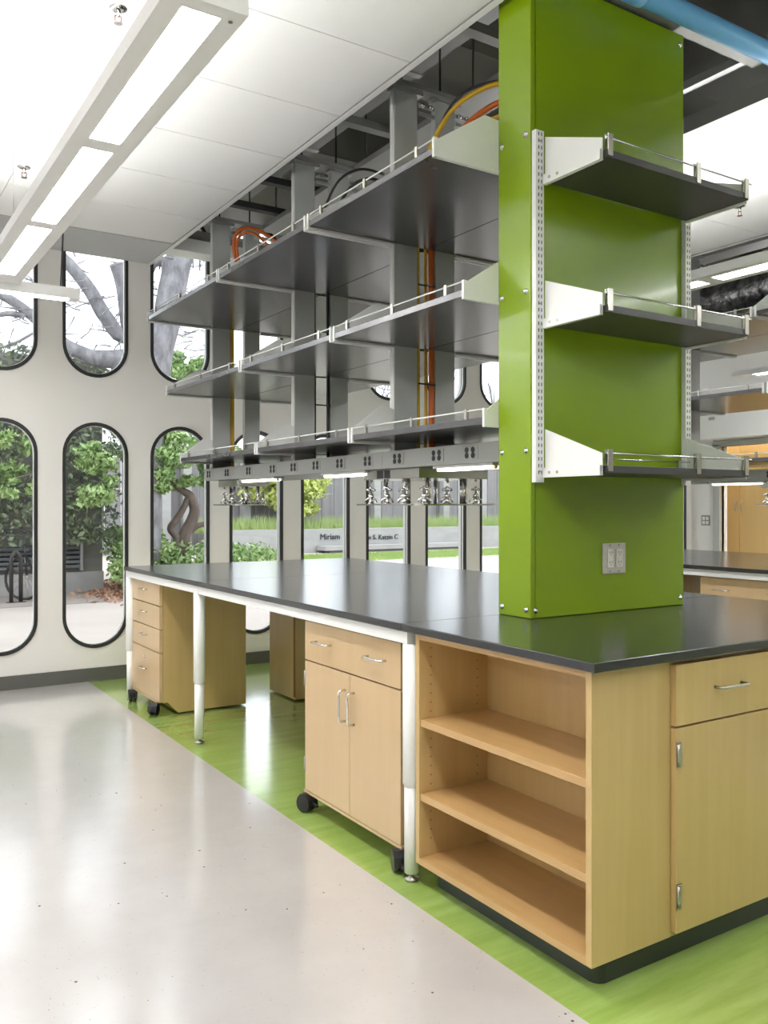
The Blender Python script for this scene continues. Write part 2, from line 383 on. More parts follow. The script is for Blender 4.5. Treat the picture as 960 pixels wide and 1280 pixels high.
# ------------------------------------------------------------ luminaires
def luminaire(x, y0, y1, label, lens, wires=()):
    t = thing('linear_light', (x, (y0+y1)/2, 2.62), label, 'ceiling light', 'long white pendant lights over the aisles')
    x0, x1 = x-.11, x+.11
    cell = MB(); ys = sorted(lens)
    lx0, lx1 = x-.053, x+.053
    cell.box(x0, lx0, y0, y1, 2.62, 2.672); cell.box(lx1, x1, y0, y1, 2.62, 2.672)
    prev = y0
    for a, b in ys: cell.box(lx0, lx1, prev, a, 2.62, 2.672); prev = b
    cell.box(lx0, lx1, prev, y1, 2.62, 2.672)
    cell.build('body', 'white_lamp_body', t)
    for a, b in ys:
        B(lx0, lx1, a, b, 2.626, 2.634).build('diffuser', 'lens', t)
        B(x-.085, x+.085, a+.02, b-.02, 2.672, 2.676).build('uplight_diffuser', 'lens_up', t)
    for y in wires:
        if 'farthest' in label:
            MB().tube([(x-.05, y-.08, 2.672), (x, y, 2.90), (x+.05, y+.08, 2.672)], .006, 6).tube([(x, y, 2.90), (x, y, CZ-.001)], .005, 6).build('hanging_cable', 'white_powder', t); continue
        MB().tube([(x, y, 2.672), (x, y, CZ-.001)], .0025, 6).build('hanging_cable', 'steel', t)
    MB().lathe((x1-.03, y0+.05, 2.6195), [(.006, 0), (.006, -.002)], 'z', 10).build('screw', 'nickel', t)
    return t
LN = ((2.15, 3.095), (3.185, 4.13), (4.22, 5.165))
LB = tuple((a-3.5, b-3.5) for a, b in LN)
luminaire(.815, 2.10, 5.36, 'big white linear light with three glowing panels over the left aisle', LN, (2.4, 4.9))
luminaire(.815+DX, 2.10, 5.36, 'white linear light over the aisle right of the green column', LN, (2.4, 4.9))
luminaire(.815+2*DX, 2.10, 5.36, 'farthest white linear light near the end wall', LN, (2.4, 4.9))
luminaire(.815-DX, 2.10, 5.36, 'white linear light on the far left of the lab', LN, (2.4, 4.9))
for i in (-1, 0, 1, 2): luminaire(.815+i*DX, -1.4, 1.86, 'white linear light hanging behind the viewpoint, aisle %s' % ['one', 'two', 'three', 'four'][i+1], LB, (-1, 1.5))
# cross luminaire by the windows
t = thing('linear_light', (-.6, 5.45, 2.585), 'slim white light running across in front of the windows', 'ceiling light')
xa, xb = -2.2, 1.275
m = B(xa, xb, 5.40, 5.50, 2.601, 2.65).box(xa, xb, 5.40, 5.415, 2.585, 2.601).box(xa, xb, 5.485, 5.50, 2.585, 2.601).box(xb-.06, xb, 5.415, 5.485, 2.585, 2.601).box(xa, xa+.03, 5.415, 5.485, 2.585, 2.601)
m.build('body', 'white_lamp_body', t); B(xa+.03, xb-.06, 5.416, 5.484, 2.583, 2.60).build('diffuser', 'lens', t)
for s in (-1, 1): MB().tube([(xb-.10, 5.45+s*.02, 2.65), (xb-.08, 5.45, CZ-.002)], .003, 6).build('hanging_cable', 'black_cable', t)

def sprinkler(x, y, label):
    t = thing('sprinkler_head', (x, y, CZ), label, 'sprinkler', 'ceiling sprinkler heads')
    MB().lathe((x, y, CZ), [(.036, 0), (.035, -.004), (.024, -.008), (.010, -.009)], 'z', 20).build('escutcheon', 'chrome', t)
    MB().lathe((x, y, CZ-.012), [(.010, 0), (.010, -.02), (.006, -.022)], 'z', 10).build('frame', 'chrome', t)
    MB().lathe((x, y, CZ-.06), [(.017, 0), (.017, .002)], 'z', 12).build('deflector', 'chrome', t)
    MB().tube([(x-.012, y, CZ-.03), (x-.012, y, CZ-.05), (x, y, CZ-.06), (x+.012, y, CZ-.05), (x+.012, y, CZ-.03)], .0025, 6).build('yoke', 'red_handle', t)
sprinkler(.928, 3.33, 'chrome ceiling sprinkler at the top left near the big light')
sprinkler(.918, 5.18, 'chrome ceiling sprinkler farther back on the left ceiling')
sprinkler(4.876, 3.40, 'chrome ceiling sprinkler on the right beyond the column shelves')

# ------------------------------------------------------------ island 1: column
YC = 2.39
t = thing('green_column', (2.61, 2.48, .914), 'bright green metal-clad column rising from the black worktop', 'column')
t['kind'] = 'structure'
B(2.178, 3.044, YC, 2.573, .9145, 3.325).build('cladding', 'green_paint', t, bev=.004)
MB().box(2.25, 2.98, 2.43, 2.55, 3.325, 4.30).build('core', 'steel_paint', t)
B(2.20, 2.2015, YC-.0008, YC, .92, 3.32).build('seam', 'kick_vinyl', t)
def bolt(p, axis):
    s = -1
    m = MB().lathe(p, [(.011, 0), (.011, s*.002), (.008, s*.003), (.0075, s*.006), (.004, s*.0085)], axis, 12)
    m.build('bolt', 'chrome', t)
for x, z in ((2.204, .944), (3.022, .946), (3.019, 3.281), (2.204, 3.29)): bolt((x, YC, z), 'y')
for z in (.946, 1.538, 2.131, 2.714, 3.28):
    for y in (2.55, 2.414): bolt((2.178, y, z), 'x')
def standard(x0, x1, label, rot):
    s = thing('slotted_standard', ((x0+x1)/2, YC, 1.42), label, 'shelf standard', 'slotted steel standards on the green column')
    B(x0, x1, YC-.022, YC-.0005, 1.42, 2.72).build('channel', 'white_powder', s)
    m = MB(); z = 1.45; xm = (x0+x1)/2
    while z < 2.70:
        for xx in (xm-.008, xm+.006): m.box(xx, xx+.004, YC-.0228, YC-.0222, z, z+.013)
        z += .025
    m.build('slots', 'outlet_dark', s)
    for zz in (1.46, 2.08, 2.68): MB().lathe((xm, YC-.0225, zz), [(.004, 0), (.003, -.002)], 'y', 8).build('screw', 'nickel', s)
standard(2.184, 2.224, 'left perforated white standard screwed to the green column', 0)
standard(3.028, 3.062, 'right perforated white standard screwed to the green column', 0)
def col_bracket(x0, x1, z, par):
    # profile in (y, z)
    yb, yf = YC-.0235, 2.085
    pr_ = [(yb, z-.012), (yf, z-.012), (yf, z+.062), (yb, z+.165)]
    xm = (x0+x1)/2
    m = MB().prism(pr_, 'x', xm-.0015, xm+.0015)
    o = m.build('bracket', 'white_powder', par)
    e = B(x0-.010, x1, yf, yb, z-.014, z-.0125).box(x0-.010, x0-.007, yf, yb, z-.0125, z+.022).box(x0-.007, xm-.0015, yf, yb, z+.019, z+.022)
    e.build('bracket_flange', 'white_powder', o)
    for yy in (yb-.035, yb-.075): MB().lathe((x0-.010, yy, z+.004), [(.006, 0), (.006, -.002)], 'x', 8).build('screw', 'nickel', o)
for z, lab in ((2.535, 'top'), (2.003, 'middle'), (1.452, 'bottom')):
    s = thing('column_shelf', (2.62, 2.22, z), lab+' black shelf bracketed to the green column', 'shelf', 'black shelves on the green column')
    B(2.236, 3.025, 2.07, YC-.026, z-.006, z+.020).build('board', 'shelf_edge', s, bev=.0015)
    col_bracket(2.226, 2.234, z, s); col_bracket(3.031, 3.037, z, s)
    for zz, nm in ((z+.062, 'rail'),):
        MB().tube([(2.236, 2.075, zz), (3.05, 2.075, zz)], .0038, 8).build(nm, 'chrome', s)
    MB().tube([(2.36, YC-.05, zz), (3.02, YC-.05, zz)], .003, 8).build('rear_rail', 'chrome', s)
    for x in (2.25, 2.72, 3.01):
        B(x-.011, x+.011, 2.066, 2.071, z+.0, z+.075).box(x-.011, x+.011, 2.08, 2.084, z+.02, z+.075).build('rail_post', 'nickel', s)
    for x in (2.42, 2.95): B(x-.008, x+.008, YC-.055, YC-.045, z+.02, z+.068).build('rail_post', 'nickel', s)
# outlet plate
t = thing('outlet_plate', (2.615, YC, 1.068), 'stainless double outlet plate with ivory sockets on the green column', 'outlet')
B(2.552, 2.679, YC-.007, YC-.0005, 1.066, 1.185).build('plate', 'plate_steel', t, bev=.001)
for x in (2.590, 2.640):
    o = B(x-.017, x+.017, YC-.012, YC-.006, 1.089, 1.162).build('receptacle', 'outlet_plastic', t, bev=.002)
    m = MB()
    for zc in (1.106, 1.145):
        for dx in (-.007, .005): m.box(x+dx, x+dx+.0022, YC-.0126, YC-.0118, zc, zc+.009)
        m.box(x-.002, x+.002, YC-.0126, YC-.0118, zc-.008, zc-.004)
    m.build('slots', 'outlet_dark', o); B(x-.007, x+.007, YC-.0135, YC-.012, 1.122, 1.132).build('test_buttons', 'outlet_plastic', o)
for x, z in ((2.59, 1.074), (2.64, 1.074), (2.59, 1.177), (2.64, 1.177)): MB().lathe((x, YC-.007, z), [(.003, 0), (.003, -.0012)], 'y', 8).build('screw', 'outlet_dark', t)

# ------------------------------------------------------------ worktops
def worktop(x0, x1, y0, y1, label, grp='black lab worktops'):
    o = B(x0, x1, y0, y1, .887, .914).build('worktop', 'epoxy', bev=.0025); return tag(o, label, 'worktop', grp)
YS, YE = 2.553, 6.0
worktop(IX0, IX1, 1.628, YS-.001, 'black epoxy worktop around the green column over the maple cabinets')
worktop(IX0, IX1, YS+.001, 4.60, 'black epoxy worktop just behind the green column, on white legs')
worktop(IX0, IX1, 4.602, YE, 'black epoxy worktop nearest the windows, on white legs')
def leg(x, y, par, z1):
    MB().lathe((x, y, .335), [(.028, 0), (.028, .006), (.0325, .010), (.0325, z1-.335)], 'z', 24).build('leg', 'white_powder', par)
    o = MB().lathe((x, y, .028), [(.027, 0), (.027, .307)], 'z', 24).build('leg_extension', 'white_powder', par)
    MB().lathe((x, y, 0), [(.024, .001), (.026, .003), (.026, .010), (.010, .013), (.010, .028)], 'z', 20).build('leveling_foot', 'nickel', o)
def bench_frame(x0, x1, y0, y1, legs, label):
    t = thing('bench_frame', ((x0+x1)/2, (y0+y1)/2, 0), label, 'table frame', 'white steel bench frames')
    [B(a, a+.05, y0, y1, .842, .8868).build('rail', 'white_powder', t) for a in (x0+.012, x1-.062)]
    for y in (y0+.02, (y0+y1)/2, y1-.06): B(x0+.062, x1-.062, y, y+.04, .845, .8868).build('cross_rail', 'white_powder', t)
    for (x, y) in legs: leg(x, y, t, .842)
    return t
frA = bench_frame(IX0, IX1, 2.50+.03, 4.598, ((1.745, 2.535), (3.465, 2.535)), 'white bench frame with the leg standing beside the open maple shelves')
frB = bench_frame(IX0, IX1, 4.602, YE-.005, ((1.745, 4.64), (3.465, 4.64), (1.745, 5.955), (3.465, 5.955)), 'white bench frame on round legs at the window end')

# ------------------------------------------------------------ maple cabinets
def pull(p0, p1, out, r=.0045):
    """bar pull from p0 to p1 standing out by vector out"""
    p0, p1, o = Vector(p0), Vector(p1), Vector(out); d = (p1-p0)
    return MB().tube([p0, p0+o*.7, p0+o+d*.06, p0+o+d*.2, p1+o-d*.2, p1+o-d*.06, p1+o*.7, p1], r, 10)
# open shelf unit, facing the left aisle
t = thing('open_shelf_cabinet', (1.9, 2.1, .078), 'open maple cabinet with two adjustable shelves facing the pale floor', 'cabinet')
x0, x1, ya, yb, z0, z1 = 1.735, 2.055, 1.662, 2.497, .078, .8865
B(x0, x1, ya, ya+.022, z0, z1).build('side_panel', 'maple', t, bev=.001); B(x0, x1, yb-.022, yb, z0, z1).build('side_panel', 'maple', t, bev=.001)
B(x0, x1, ya+.022, yb-.022, z0, z0+.022).build('bottom_panel', 'maple_shelf', t)
B(x0, x1, ya+.022, yb-.022, z1-.022, z1).build('top_panel', 'maple_shelf', t)
B(x1-.012, x1, ya+.022, yb-.022, z0+.022, z1-.022).build('back_panel', 'maple', t)
for z in (.585, .325): B(x0+.006, x1-.013, ya+.0235, yb-.0235, z-.025, z).build('shelf', 'maple_shelf', t, bev=.001)
m = MB()
for x in (x0+.05, x1-.06):
    for i in range(22):
        z = .16+i*.032
        if min(abs(z-.575), abs(z-.315)) < .02: continue
        for yy in (yb-.0225, ya+.0222): m.lathe((x, yy-.0003, z), [(.003, 0), (.003, .0006)], 'y', 8)
m.build('pin_holes', 'maple_dark', t)
for z in (.551, .291):
    for x in (x0+.05, x1-.06): B(x-.01, x+.01, yb-.038, yb-.0225, z, z+.008).build('shelf_pin', 'white_powder', t)
# end cabinet facing the viewer
def end_cabinet(xa, xb, label):
    t = thing('base_cabinet', ((xa+xb)/2, 2.0, .078), label, 'cabinet', 'maple cabinets on the end of the island')
    B(xa, xb, 1.664, 2.47, .078, .8865).build('body', 'maple', t)
    f0, f1 = xa+.002, xb-.002
    d = B(f0, f1, 1.642, 1.663, .694, .872).build('drawer', 'maple', t, bev=.0012)
    xm = (f0+f1)/2
    pull((xm-.064, 1.642, .79), (xm+.064, 1.642, .79), (0, -.03, 0)).build('handle', 'nickel', d)
    d = B(f0, f1, 1.642, 1.663, .094, .688).build('door', 'maple', t, bev=.0012)
    for z in (.575, .165):
        h = B(f0-.003, f0+.020, 1.6385, 1.642, z, z+.072).build('hinge', 'nickel', d)
        MB().tube([(f0+.004, 1.637, z+.004), (f0+.004, 1.637, z+.068)], .005, 8).build('hinge_barrel', 'nickel', h)
    pull((f1-.034, 1.642, .55), (f1-.034, 1.642, .66), (0, -.03, 0)).build('handle', 'nickel', d)
    return t
end_cabinet(2.057, 2.54, 'maple base cabinet with one drawer over one door, right of the open shelves')
end_cabinet(2.544, 2.99, 'maple base cabinet farther right along the island end')
end_cabinet(2.994, 3.44, 'maple base cabinet at the right corner of the island end')
def rounded(x0, x1, y0, y1, r, n=8):
    p = []
    for cx, cy, a0 in ((x1-r, y1-r, 0), (x0+r, y1-r, 90), (x0+r, y0+r, 180), (x1-r, y0+r, 270)):
        for i in range(n+1): a = R(a0+90*i/n); p.append((cx+r*math.cos(a), cy+r*math.sin(a)))
    return p
kp = MB().prism(rounded(1.790, 3.40, 1.692, 2.465, .035), 'z', .0005, .0775)
tag(kp.build('cabinet_plinth', 'kick_vinyl'), 'black rounded toe-kick plinth under the maple end cabinets', 'plinth')

def caster(x, y, ang, par, brake=True):
    c, s = math.cos(ang), math.sin(ang)
    def T(u, v, z): return (x+u*c-v*s, y+u*s+v*c, z)
    g = MB()
    for v in (-.026, .006):
        g.tube([T(0, v, .038), T(0, v+.020, .038)], .037, 20)
    o = g.build('caster', 'rubber', par)
    MB().tube([T(0, -.006, .038), T(0, .006, .038)], .014, 12).build('hub', 'nickel', o)
    h = MB(); pts = [(-.042, .028), (-.036, .062), (-.015, .079), (.012, .079), (.030, .06), (.02, .05), (-.01, .062), (-.028, .048)]
    vs = [T(u, -.029, z) for u, z in pts]+[T(u, .029, z) for u, z in pts]; n = len(pts)
    h.add(vs, [tuple(range(n)), tuple(range(2*n-1, n-1, -1))]+[(i, i+n, (i+1) % n+n, (i+1) % n) for i in range(n)])
    h.build('caster_hood', 'rubber', o)
    if brake: MB().tube([T(-.036, 0, .045), T(-.058, 0, .036), T(-.066, 0, .034)], .006, 8).build('brake_lever', 'rubber', o)
# mobile two-door cabinet
def mobile_cabinet(label):
    t = thing('mobile_cabinet', (2.0, 2.99, 0), label, 'cabinet')
    y0, y1 = 2.615, 3.372
    B(1.775, 2.30, y0, y1, .085, .836).build('body', 'maple', t, bev=.001)
    B(1.752, 2.31, y0-.004, y1+.012, .077, .089).build('base_plate', 'maple_face', t, bev=.001)
    d = B(1.752, 1.774, y0+.002, y1-.002, .662, .83).build('drawer', 'maple_face', t, bev=.0012)
    for yc in (2.78, 3.20): pull((1.752, yc-.062, .752), (1.752, yc+.062, .752), (-.03, 0, 0)).build('handle', 'chrome', d)
    ym = 2.985
    for a, b, hy in ((y0+.002, ym-.0015, ym-.035), (ym+.0015, y1-.002, ym+.035)):
        d = B(1.752, 1.774, a, b, .092, .656).build('door', 'maple_face', t, bev=.0012)
        pull((1.752, hy, .462), (1.752, hy, .588), (-.03, 0, 0), .005).build('handle', 'chrome', d)
        yy = a-.001 if a < ym-.1 else b+.001
        for z in ((.17, .545) if b > ym+.1 else ()): MB().tube([(1.752, yy, z), (1.752, yy, z+.065)], .005, 8).box(1.75, 1.772, yy-.002, yy+.002, z, z+.065).build('hinge', 'nickel', d)
    for x in (1.785, 2.26):
        for y, a in ((y0+.005, 1.2), (y1-.02, 1.9)): caster(x-.035 if x < 2 else x, y, a, t)
    return t
cabm = mobile_cabinet('maple cabinet on black casters with wide drawer over double doors')
# four-drawer pedestal
def pedestal(label):
    t = thing('drawer_pedestal', (2.0, 5.7, 0), label, 'cabinet')
    y0, y1 = 5.345, 5.94
    m = MB().prism([(1.770, .085), (1.80, .085), (1.87, .012), (2.335, .012), (2.335, .845), (1.770, .845)], 'y', y0, y1)
    m.build('body', 'maple', t)
    B(1.748, 1.80, y0+.05, y1+.004, .076, .088).build('base_plate', 'maple_face', t)
    zs = (.090, .402, .552, .700, .84)
    for i in range(4):
        d = B(1.748, 1.769, y0+.003, y1-.003, zs[i], zs[i+1]-.006).build('drawer', 'maple_face', t, bev=.0012)
        zc = zs[i]+.09 if i else .245
        zc = zs[i]+.085
        if i == 0: zc = .265
        pull((1.748, 5.60, zc), (1.748, 5.70, zc), (-.028, 0, 0), .004).build('handle', 'chrome', d)
        if i == 0: MB().lathe((1.748, 5.655, .335), [(.012, 0), (.012, -.006), (.008, -.008)], 'x', 14).build('lock', 'chrome', d)
    caster(1.735, y0+.07, .9, t); caster(1.735, y1-.06, 1.4, t)
    return t
pedestal('maple pedestal with four drawers on casters at the window end of the bench')
t = thing('knee_cabinet', (2.9, 5.45, 0), 'maple cabinet back seen under the bench between the white leg and the double-door cabinet', 'cabinet')
B(2.66, 3.40, 5.262, 5.668, .012, .842).build('body', 'maple', t, bev=.002)
B(2.652, 2.660, 5.262, 5.275, .03, .838).build('edge_band', 'maple_dark', t)
# bench items under the far part: second pedestal behind (its side shows to the right of the first)

# ------------------------------------------------------------ ceiling-hung service rack
JY = (2.560, 3.587, 4.680, 6.0)
bay = ('in the bay beside the green column', 'in the middle bay', 'in the bay nearest the windows')
rackn = ('', ' of the second island')
made = {}
UPR = ((2.352, 2.489), (2.604, 2.724))
def upright(x0, x1, y, label, face):
    t = thing('rack_post', ((x0+x1)/2, y, 1.60), label, 'post', 'grey ceiling-hung rack posts')
    B(x0, x1, y-.02, y+.02, 1.602, 3.42).build('post', 'grey_powder', t, bev=.002)
    xf = x0 if face < 0 else x1
    m = MB()
    for k in (-.012, .0, .012): m.box(xf-.004*(face < 0), xf+.004*(face > 0), y+k-.003, y+k+.003, 1.62, 3.40)
    m.build('slotted_track', 'white_powder', t)
    m = B(x0-.01, x1+.03, y-.03, y+.03, 3.40, 3.419).box(x1+.002, x1+.10, y-.03, y-.024, 3.34, 3.36).box(x1+.002, x1+.10, y-.03, y-.024, 3.30, 3.32)
    m.build('mounting_clip', 'galvanised', t)
    for dx in (.02, .07): MB().lathe((x1+dx, y-.031, 3.35), [(.012, 0), (.012, -.008), (.006, -.018)], 'y', 10).build('bolt', 'chrome', t)
    return t
stn = ('behind the green column', 'one bay from the green column', 'two bays from the green column', 'nearest the windows')
def rack(g, who, segs, stations, sides):
    for i in stations:
        for k, (x0, x1) in enumerate(UPR):
            upright(x0+g, x1+g, JY[i], ('left' if k == 0 else 'right')+' grey rack post '+stn[i]+who, -1 if k == 0 else 1)
    # ceiling support frame
    t = thing('support_frame', (2.54+g, 4.3, 3.42), 'grey steel frame in the ceiling slot holding the rack posts'+who, 'frame')
    B(2.135+g, 2.33+g, 2.0, 6.03, 3.421, 3.455).build('beam', 'steel_paint', t); B(2.75+g, 2.945+g, 2.0, 6.03, 3.421, 3.455).build('beam', 'steel_paint', t)
    for y in JY: B(2.331+g, 2.749+g, y-.045, y+.045, 3.421, 3.445).build('cross_plate', 'steel_paint', t)
    for y, mm in ((3.05, 'steel_paint'), (4.15, 'steel_paint'), (5.2, 'dark_steel'), (5.72, 'dark_steel')):
        B(2.135+g, 2.945+g, y-.03, y+.03, 3.456, 3.50).build('cross_channel', mm, t)
    for y in JY:
        for x in (2.2, 2.42, 2.66, 2.88): MB().tube([(x+g, y+.02, 3.44), (x+g, y+.02, 4.3)], .006, 6).build('threaded_rod', 'dark_steel', t)
    for y in (3.3, 4.5): MB().tube([(2.25+g, y, 3.46), (2.95+g, y+.25, 4.25)], .022, 4).build('brace', 'steel_paint', t)
    # shelves
    lv = (('top', 2.632, 1.872, 3.205), ('middle', 2.125, 2.01, 3.06), ('bottom', 1.648, 2.11, 2.96))
    for name, z, xf, xb in lv:
        for sgi in segs:
            y0, y1 = JY[sgi], JY[sgi+1]
            for side in sides:
                x0, x1 = (xf, 2.538) if side == 'left' else (2.542, xb)
                key = (name, sgi, side)
                lab = name+' grey shelf, '+side+' side, '+bay[sgi]+who
                t = thing('rack_shelf', ((x0+x1)/2+g, (y0+y1)/2, z), lab, 'shelf', 'dark grey shelves hung in the rack')
                B(x0+g, x1+g, y0+.024, y1-.024, z, z+.026).build('board', 'laminate', t, bev=.0015)
                fx = x0 if side == 'left' else x1; sg = 1 if side == 'left' else -1
                xi = (UPR[0][0]-.005) if side == 'left' else UPR[1][1]+.005
                for yy, dd in ((y0+.014, 1), (y1-.020, -1)):
                    h = min(.19, abs(xi-fx)*.75) if name == 'bottom' else .20
                    wdt = abs(xi-fx)
                    pr_ = [(fx+g, z-.004), (xi+g, z-.004), (xi+g, z+h*.92), (fx+sg*min(.24, wdt*.75)+g, z+h), (fx+sg*.012+g, z+.055), (fx+g, z+.05)]
                    b = MB().prism(pr_, 'y', yy, yy+.003).build('bracket', 'white_powder', t)
                    f0, f1 = sorted((fx+g, xi+g))
                    B(f0, f1, yy-.006, yy+.012, z-.012, z-.0045).build('bracket_flange', 'white_powder', b)
                    B(fx-.004+g, fx+.012+g, yy-.004, yy+.008, z-.012, z+.06).build('rail_end', 'white_powder', b)
                MB().tube([(fx+sg*.006+g, y0+.02, z+.058), (fx+sg*.006+g, y1-.02, z+.058)], .0032, 8).build('rail', 'white_powder', t)
                L_ = y1-y0
                for f in (.13, .5, .87): B(fx+sg*.006-.006+g, fx+sg*.006+.006+g, y0+L_*f-.008, y0+L_*f+.008, z+.026, z+.066).build('rail_post', 'nickel', t)
    # service carrier with sockets
    t = thing('service_carrier', (2.54+g, 4.3, 1.515), 'long grey metal service carrier with black sockets hung under the rack'+who, 'service carrier')
    B(2.30+g, 2.78+g, 2.60, 3.60, 1.515, 1.60).build('housing', 'grey_powder', t, bev=.002); B(2.30+g, 2.78+g, 3.603, 6.02, 1.515, 1.60).build('housing', 'grey_powder', t, bev=.002)
    for y in (2.9, 3.142, 3.462, 3.734, 4.02, 4.291, 4.57, 4.855, 5.218, 5.582, 5.92):
        o = B(2.2975+g, 2.2998+g, y-.052, y+.052, 1.53, 1.588).build('outlet', 'grey_powder', t)
        m = MB()
        for s in (-.021, .021):
            for zz in (1.548, 1.572): m.lathe((2.297+g, y+s, zz), [(.0125, 0), (.0125, -.002)], 'x', 12)
        m.build('sockets', 'outlet_dark', o)
def task_light(x, y0, y1, label):
    t = thing('task_light', (x, (y0+y1)/2, 1.48), label, 'light', 'under-rack task lights')
    B(x-.035, x+.035, y0, y1, 1.502, 1.5145).build('body', 'white_powder', t)
    B(x-.028, x+.028, y0+.03, y1-.02, 1.490, 1.502).build('lamp', 'task_lens', t, bev=.003)
    MB().tube([(x, y0+.012, 1.496), (x, y0+.026, 1.496)], .007, 8).build('end_cap', 'yellow_cable', t)
def turret(x, y, z, par):
    m = MB().lathe((x, y, z), [(.018, 0), (.018, .004), (.010, .008), (.010, .03), (.016, .034), (.016, .046), (.007, .05), (.006, .07)], 'z', 12)
    for a in (0, 2.1, 4.2): m.tube([(x, y, z+.036), (x+.03*math.cos(a), y+.03*math.sin(a), z+.02), (x+.034*math.cos(a), y+.034*math.sin(a), z+.008)], .005, 6)
    o = m.build('valve', 'chrome', par)
    h = MB()
    for a in (.4, 1.97): h.tube([(x-.026*math.cos(a), y-.026*math.sin(a), z+.07), (x, y, z+.076), (x+.026*math.cos(a), y+.026*math.sin(a), z+.07)], .006, 6)
    h.sphere((x, y, z+.078), .009, 6); h.build('valve_handle', 'chrome', o)
def service_cluster(x0, x1, y0, y1, label, ys, dark=True):
    t = thing('service_cluster', ((x0+x1)/2, (y0+y1)/2, 1.335), label, 'gas and water valves')
    B(x0, x1, y0, y1, 1.466, 1.5145).build('valve_box', 'steel', t, bev=.002)
    if dark:
        ym = (y0+y1)/2; B(x0-.0015, x0, ym-.0, ym+.12, 1.470, 1.51).build('open_hatch', 'outlet_dark', t)
        B(x0-.0025, x0-.0015, ym+.05, ym+.055, 1.470, 1.51).build('hatch_bar', 'steel', t)
    cx, cy, hx, hy = (x0+x1)/2, (y0+y1)/2, (x1-x0)/2+.035, (y1-y0)/2+.05
    m = MB().prism(rounded(cx-hx, cx+hx, cy-hy, cy+hy, .05), 'z', 1.335, 1.343)
    m.build('drip_tray', 'steel', t)
    for (x, y) in ys[0]: MB().tube([(x, y, 1.343), (x, y, 1.466)], .012, 12).build('hanger_rod', 'chrome', t)
    for (x, y) in ys[1]: turret(x, y, 1.343, t)
    for (x, y) in ys[1]: MB().lathe((x, y, 1.466), [(.008, 0), (.008, -.008), (.004, -.014)], 'z', 8).build('nozzle', 'nickel', t)
task = ((2.78, 3.20), (3.80, 4.27), (4.88, 5.42))
def rack_full(g, who, segs, st, sides):
    rack(g, who, segs, st, sides)
    for i, (a, b) in enumerate(task):
        if i in segs: task_light(2.355+g, a, b, 'task light under the carrier '+bay[i]+who)
rack_full(0, '', (0, 1, 2), (0, 1, 2, 3), ('left', 'right'))
rack_full(DX, rackn[1], (0, 1, 2), (1, 2, 3), ('left', 'right'))
yl, yh = 3.34, 3.84
service_cluster(2.34, 2.76, yl, yh, 'larger chrome valve cluster on a steel tray, near the green column',
    ([(2.40, 3.72), (2.42, 3.55), (2.70, 3.70), (2.45, 3.42), (2.66, 3.40), (2.72, 3.50), (2.60, 3.62)],
     [(2.36, 3.80), (2.37, 3.66), (2.38, 3.52), (2.40, 3.38), (2.55, 3.40), (2.70, 3.36), (2.72, 3.62), (2.70, 3.78), (2.56, 3.80)]))
service_cluster(2.34, 2.58, 5.50, 5.84, 'smaller chrome valve cluster on a steel tray, near the windows',
    ([(2.40, 5.70), (2.45, 5.60), (2.52, 5.56)], [(2.37, 5.80), (2.38, 5.68), (2.44, 5.64), (2.55, 5.54), (2.54, 5.76)]), False)
service_cluster(2.34+DX, 2.76+DX, yl, yh, 'chrome valve cluster hanging over the second island at the right edge',
    ([(2.40+DX, 3.72), (2.42+DX, 3.55)], [(2.36+DX, 3.80), (2.37+DX, 3.66), (2.38+DX, 3.52)]))

# cables down the posts
def cable(pts, r, m, label, grp=None):
    # smooth by Catmull-Rom
    P = [Vector(p) for p in pts]; out = []
    for i in range(len(P)-1):
        a, b, c, d = P[max(i-1, 0)], P[i], P[i+1], P[min(i+2, len(P)-1)]
        for k in range(6):
            u = k/6; out.append(.5*((2*b)+(c-a)*u+(2*a-5*b+4*c-d)*u*u+(3*b-a-3*c+d)*u**3))
    out.append(P[-1])
    tag(MB().tube(out, r, 8).build('cable', m, origin=tuple(P[0])), label, 'cable', grp)
def drop(x, y, r, m, label, grp=None, top=2.66):
    cable([(x, y, 1.601), (x, y, 2.1), (x, y, 2.6), (x, y, top)], r, m, label, grp)
G = 'cables running down beside the rack posts'
def loop(x, y, dy, r, m, label, hi=3.2, dx=0):
    cable([(x, y, 1.601), (x, y, 2.2), (x, y, 2.9), (x+dx*.1, y-dy*.05, 3.05), (x+dx*.4, y-dy*.3, hi-.03), (x+dx*.7, y-dy*.65, hi), (x+dx, y-dy, hi-.08)], r, m, label, G)
loop(2.503, 3.587, .75, .012, 'yellow_cable', 'yellow cable beside the left post one bay from the green column', 3.28, .1)
loop(2.590, 3.585, .78, .015, 'orange_cable', 'thick orange cable beside the right post one bay from the green column', 3.24, .12)
loop(2.520, 3.60, .65, .007, 'black_cable', 'black cable next to the yellow cable beside the green column', 3.34, .15)
loop(2.565, 3.60, .70, .008, 'yellow_cable', 'yellow cable tucked behind the orange one', 3.20, .2)
loop(2.50, 4.68, .55, .008, 'black_cable', 'black cable on the left post in the middle of the rack', 3.30, .15)
loop(2.592, 4.68, .50, .010, 'black_cable', 'black cable on the right post in the middle of the rack', 3.27, .12)
loop(2.510, 6.0, .45, .018, 'yellow_cable', 'yellow cable on the posts nearest the windows', 3.10, .1)
cable([at(*p) if 0 else at(p[0], p[1], y=p[2]) for p in ((296, 330, 5.75), (292, 308, 5.75), (296, 291, 5.7), (309, 285, 5.65), (325, 289, 5.55), (347, 304, 5.45), (360, 325, 5.4))], .013, 'orange_cable', 'orange hose arching above the top shelf near the windows')
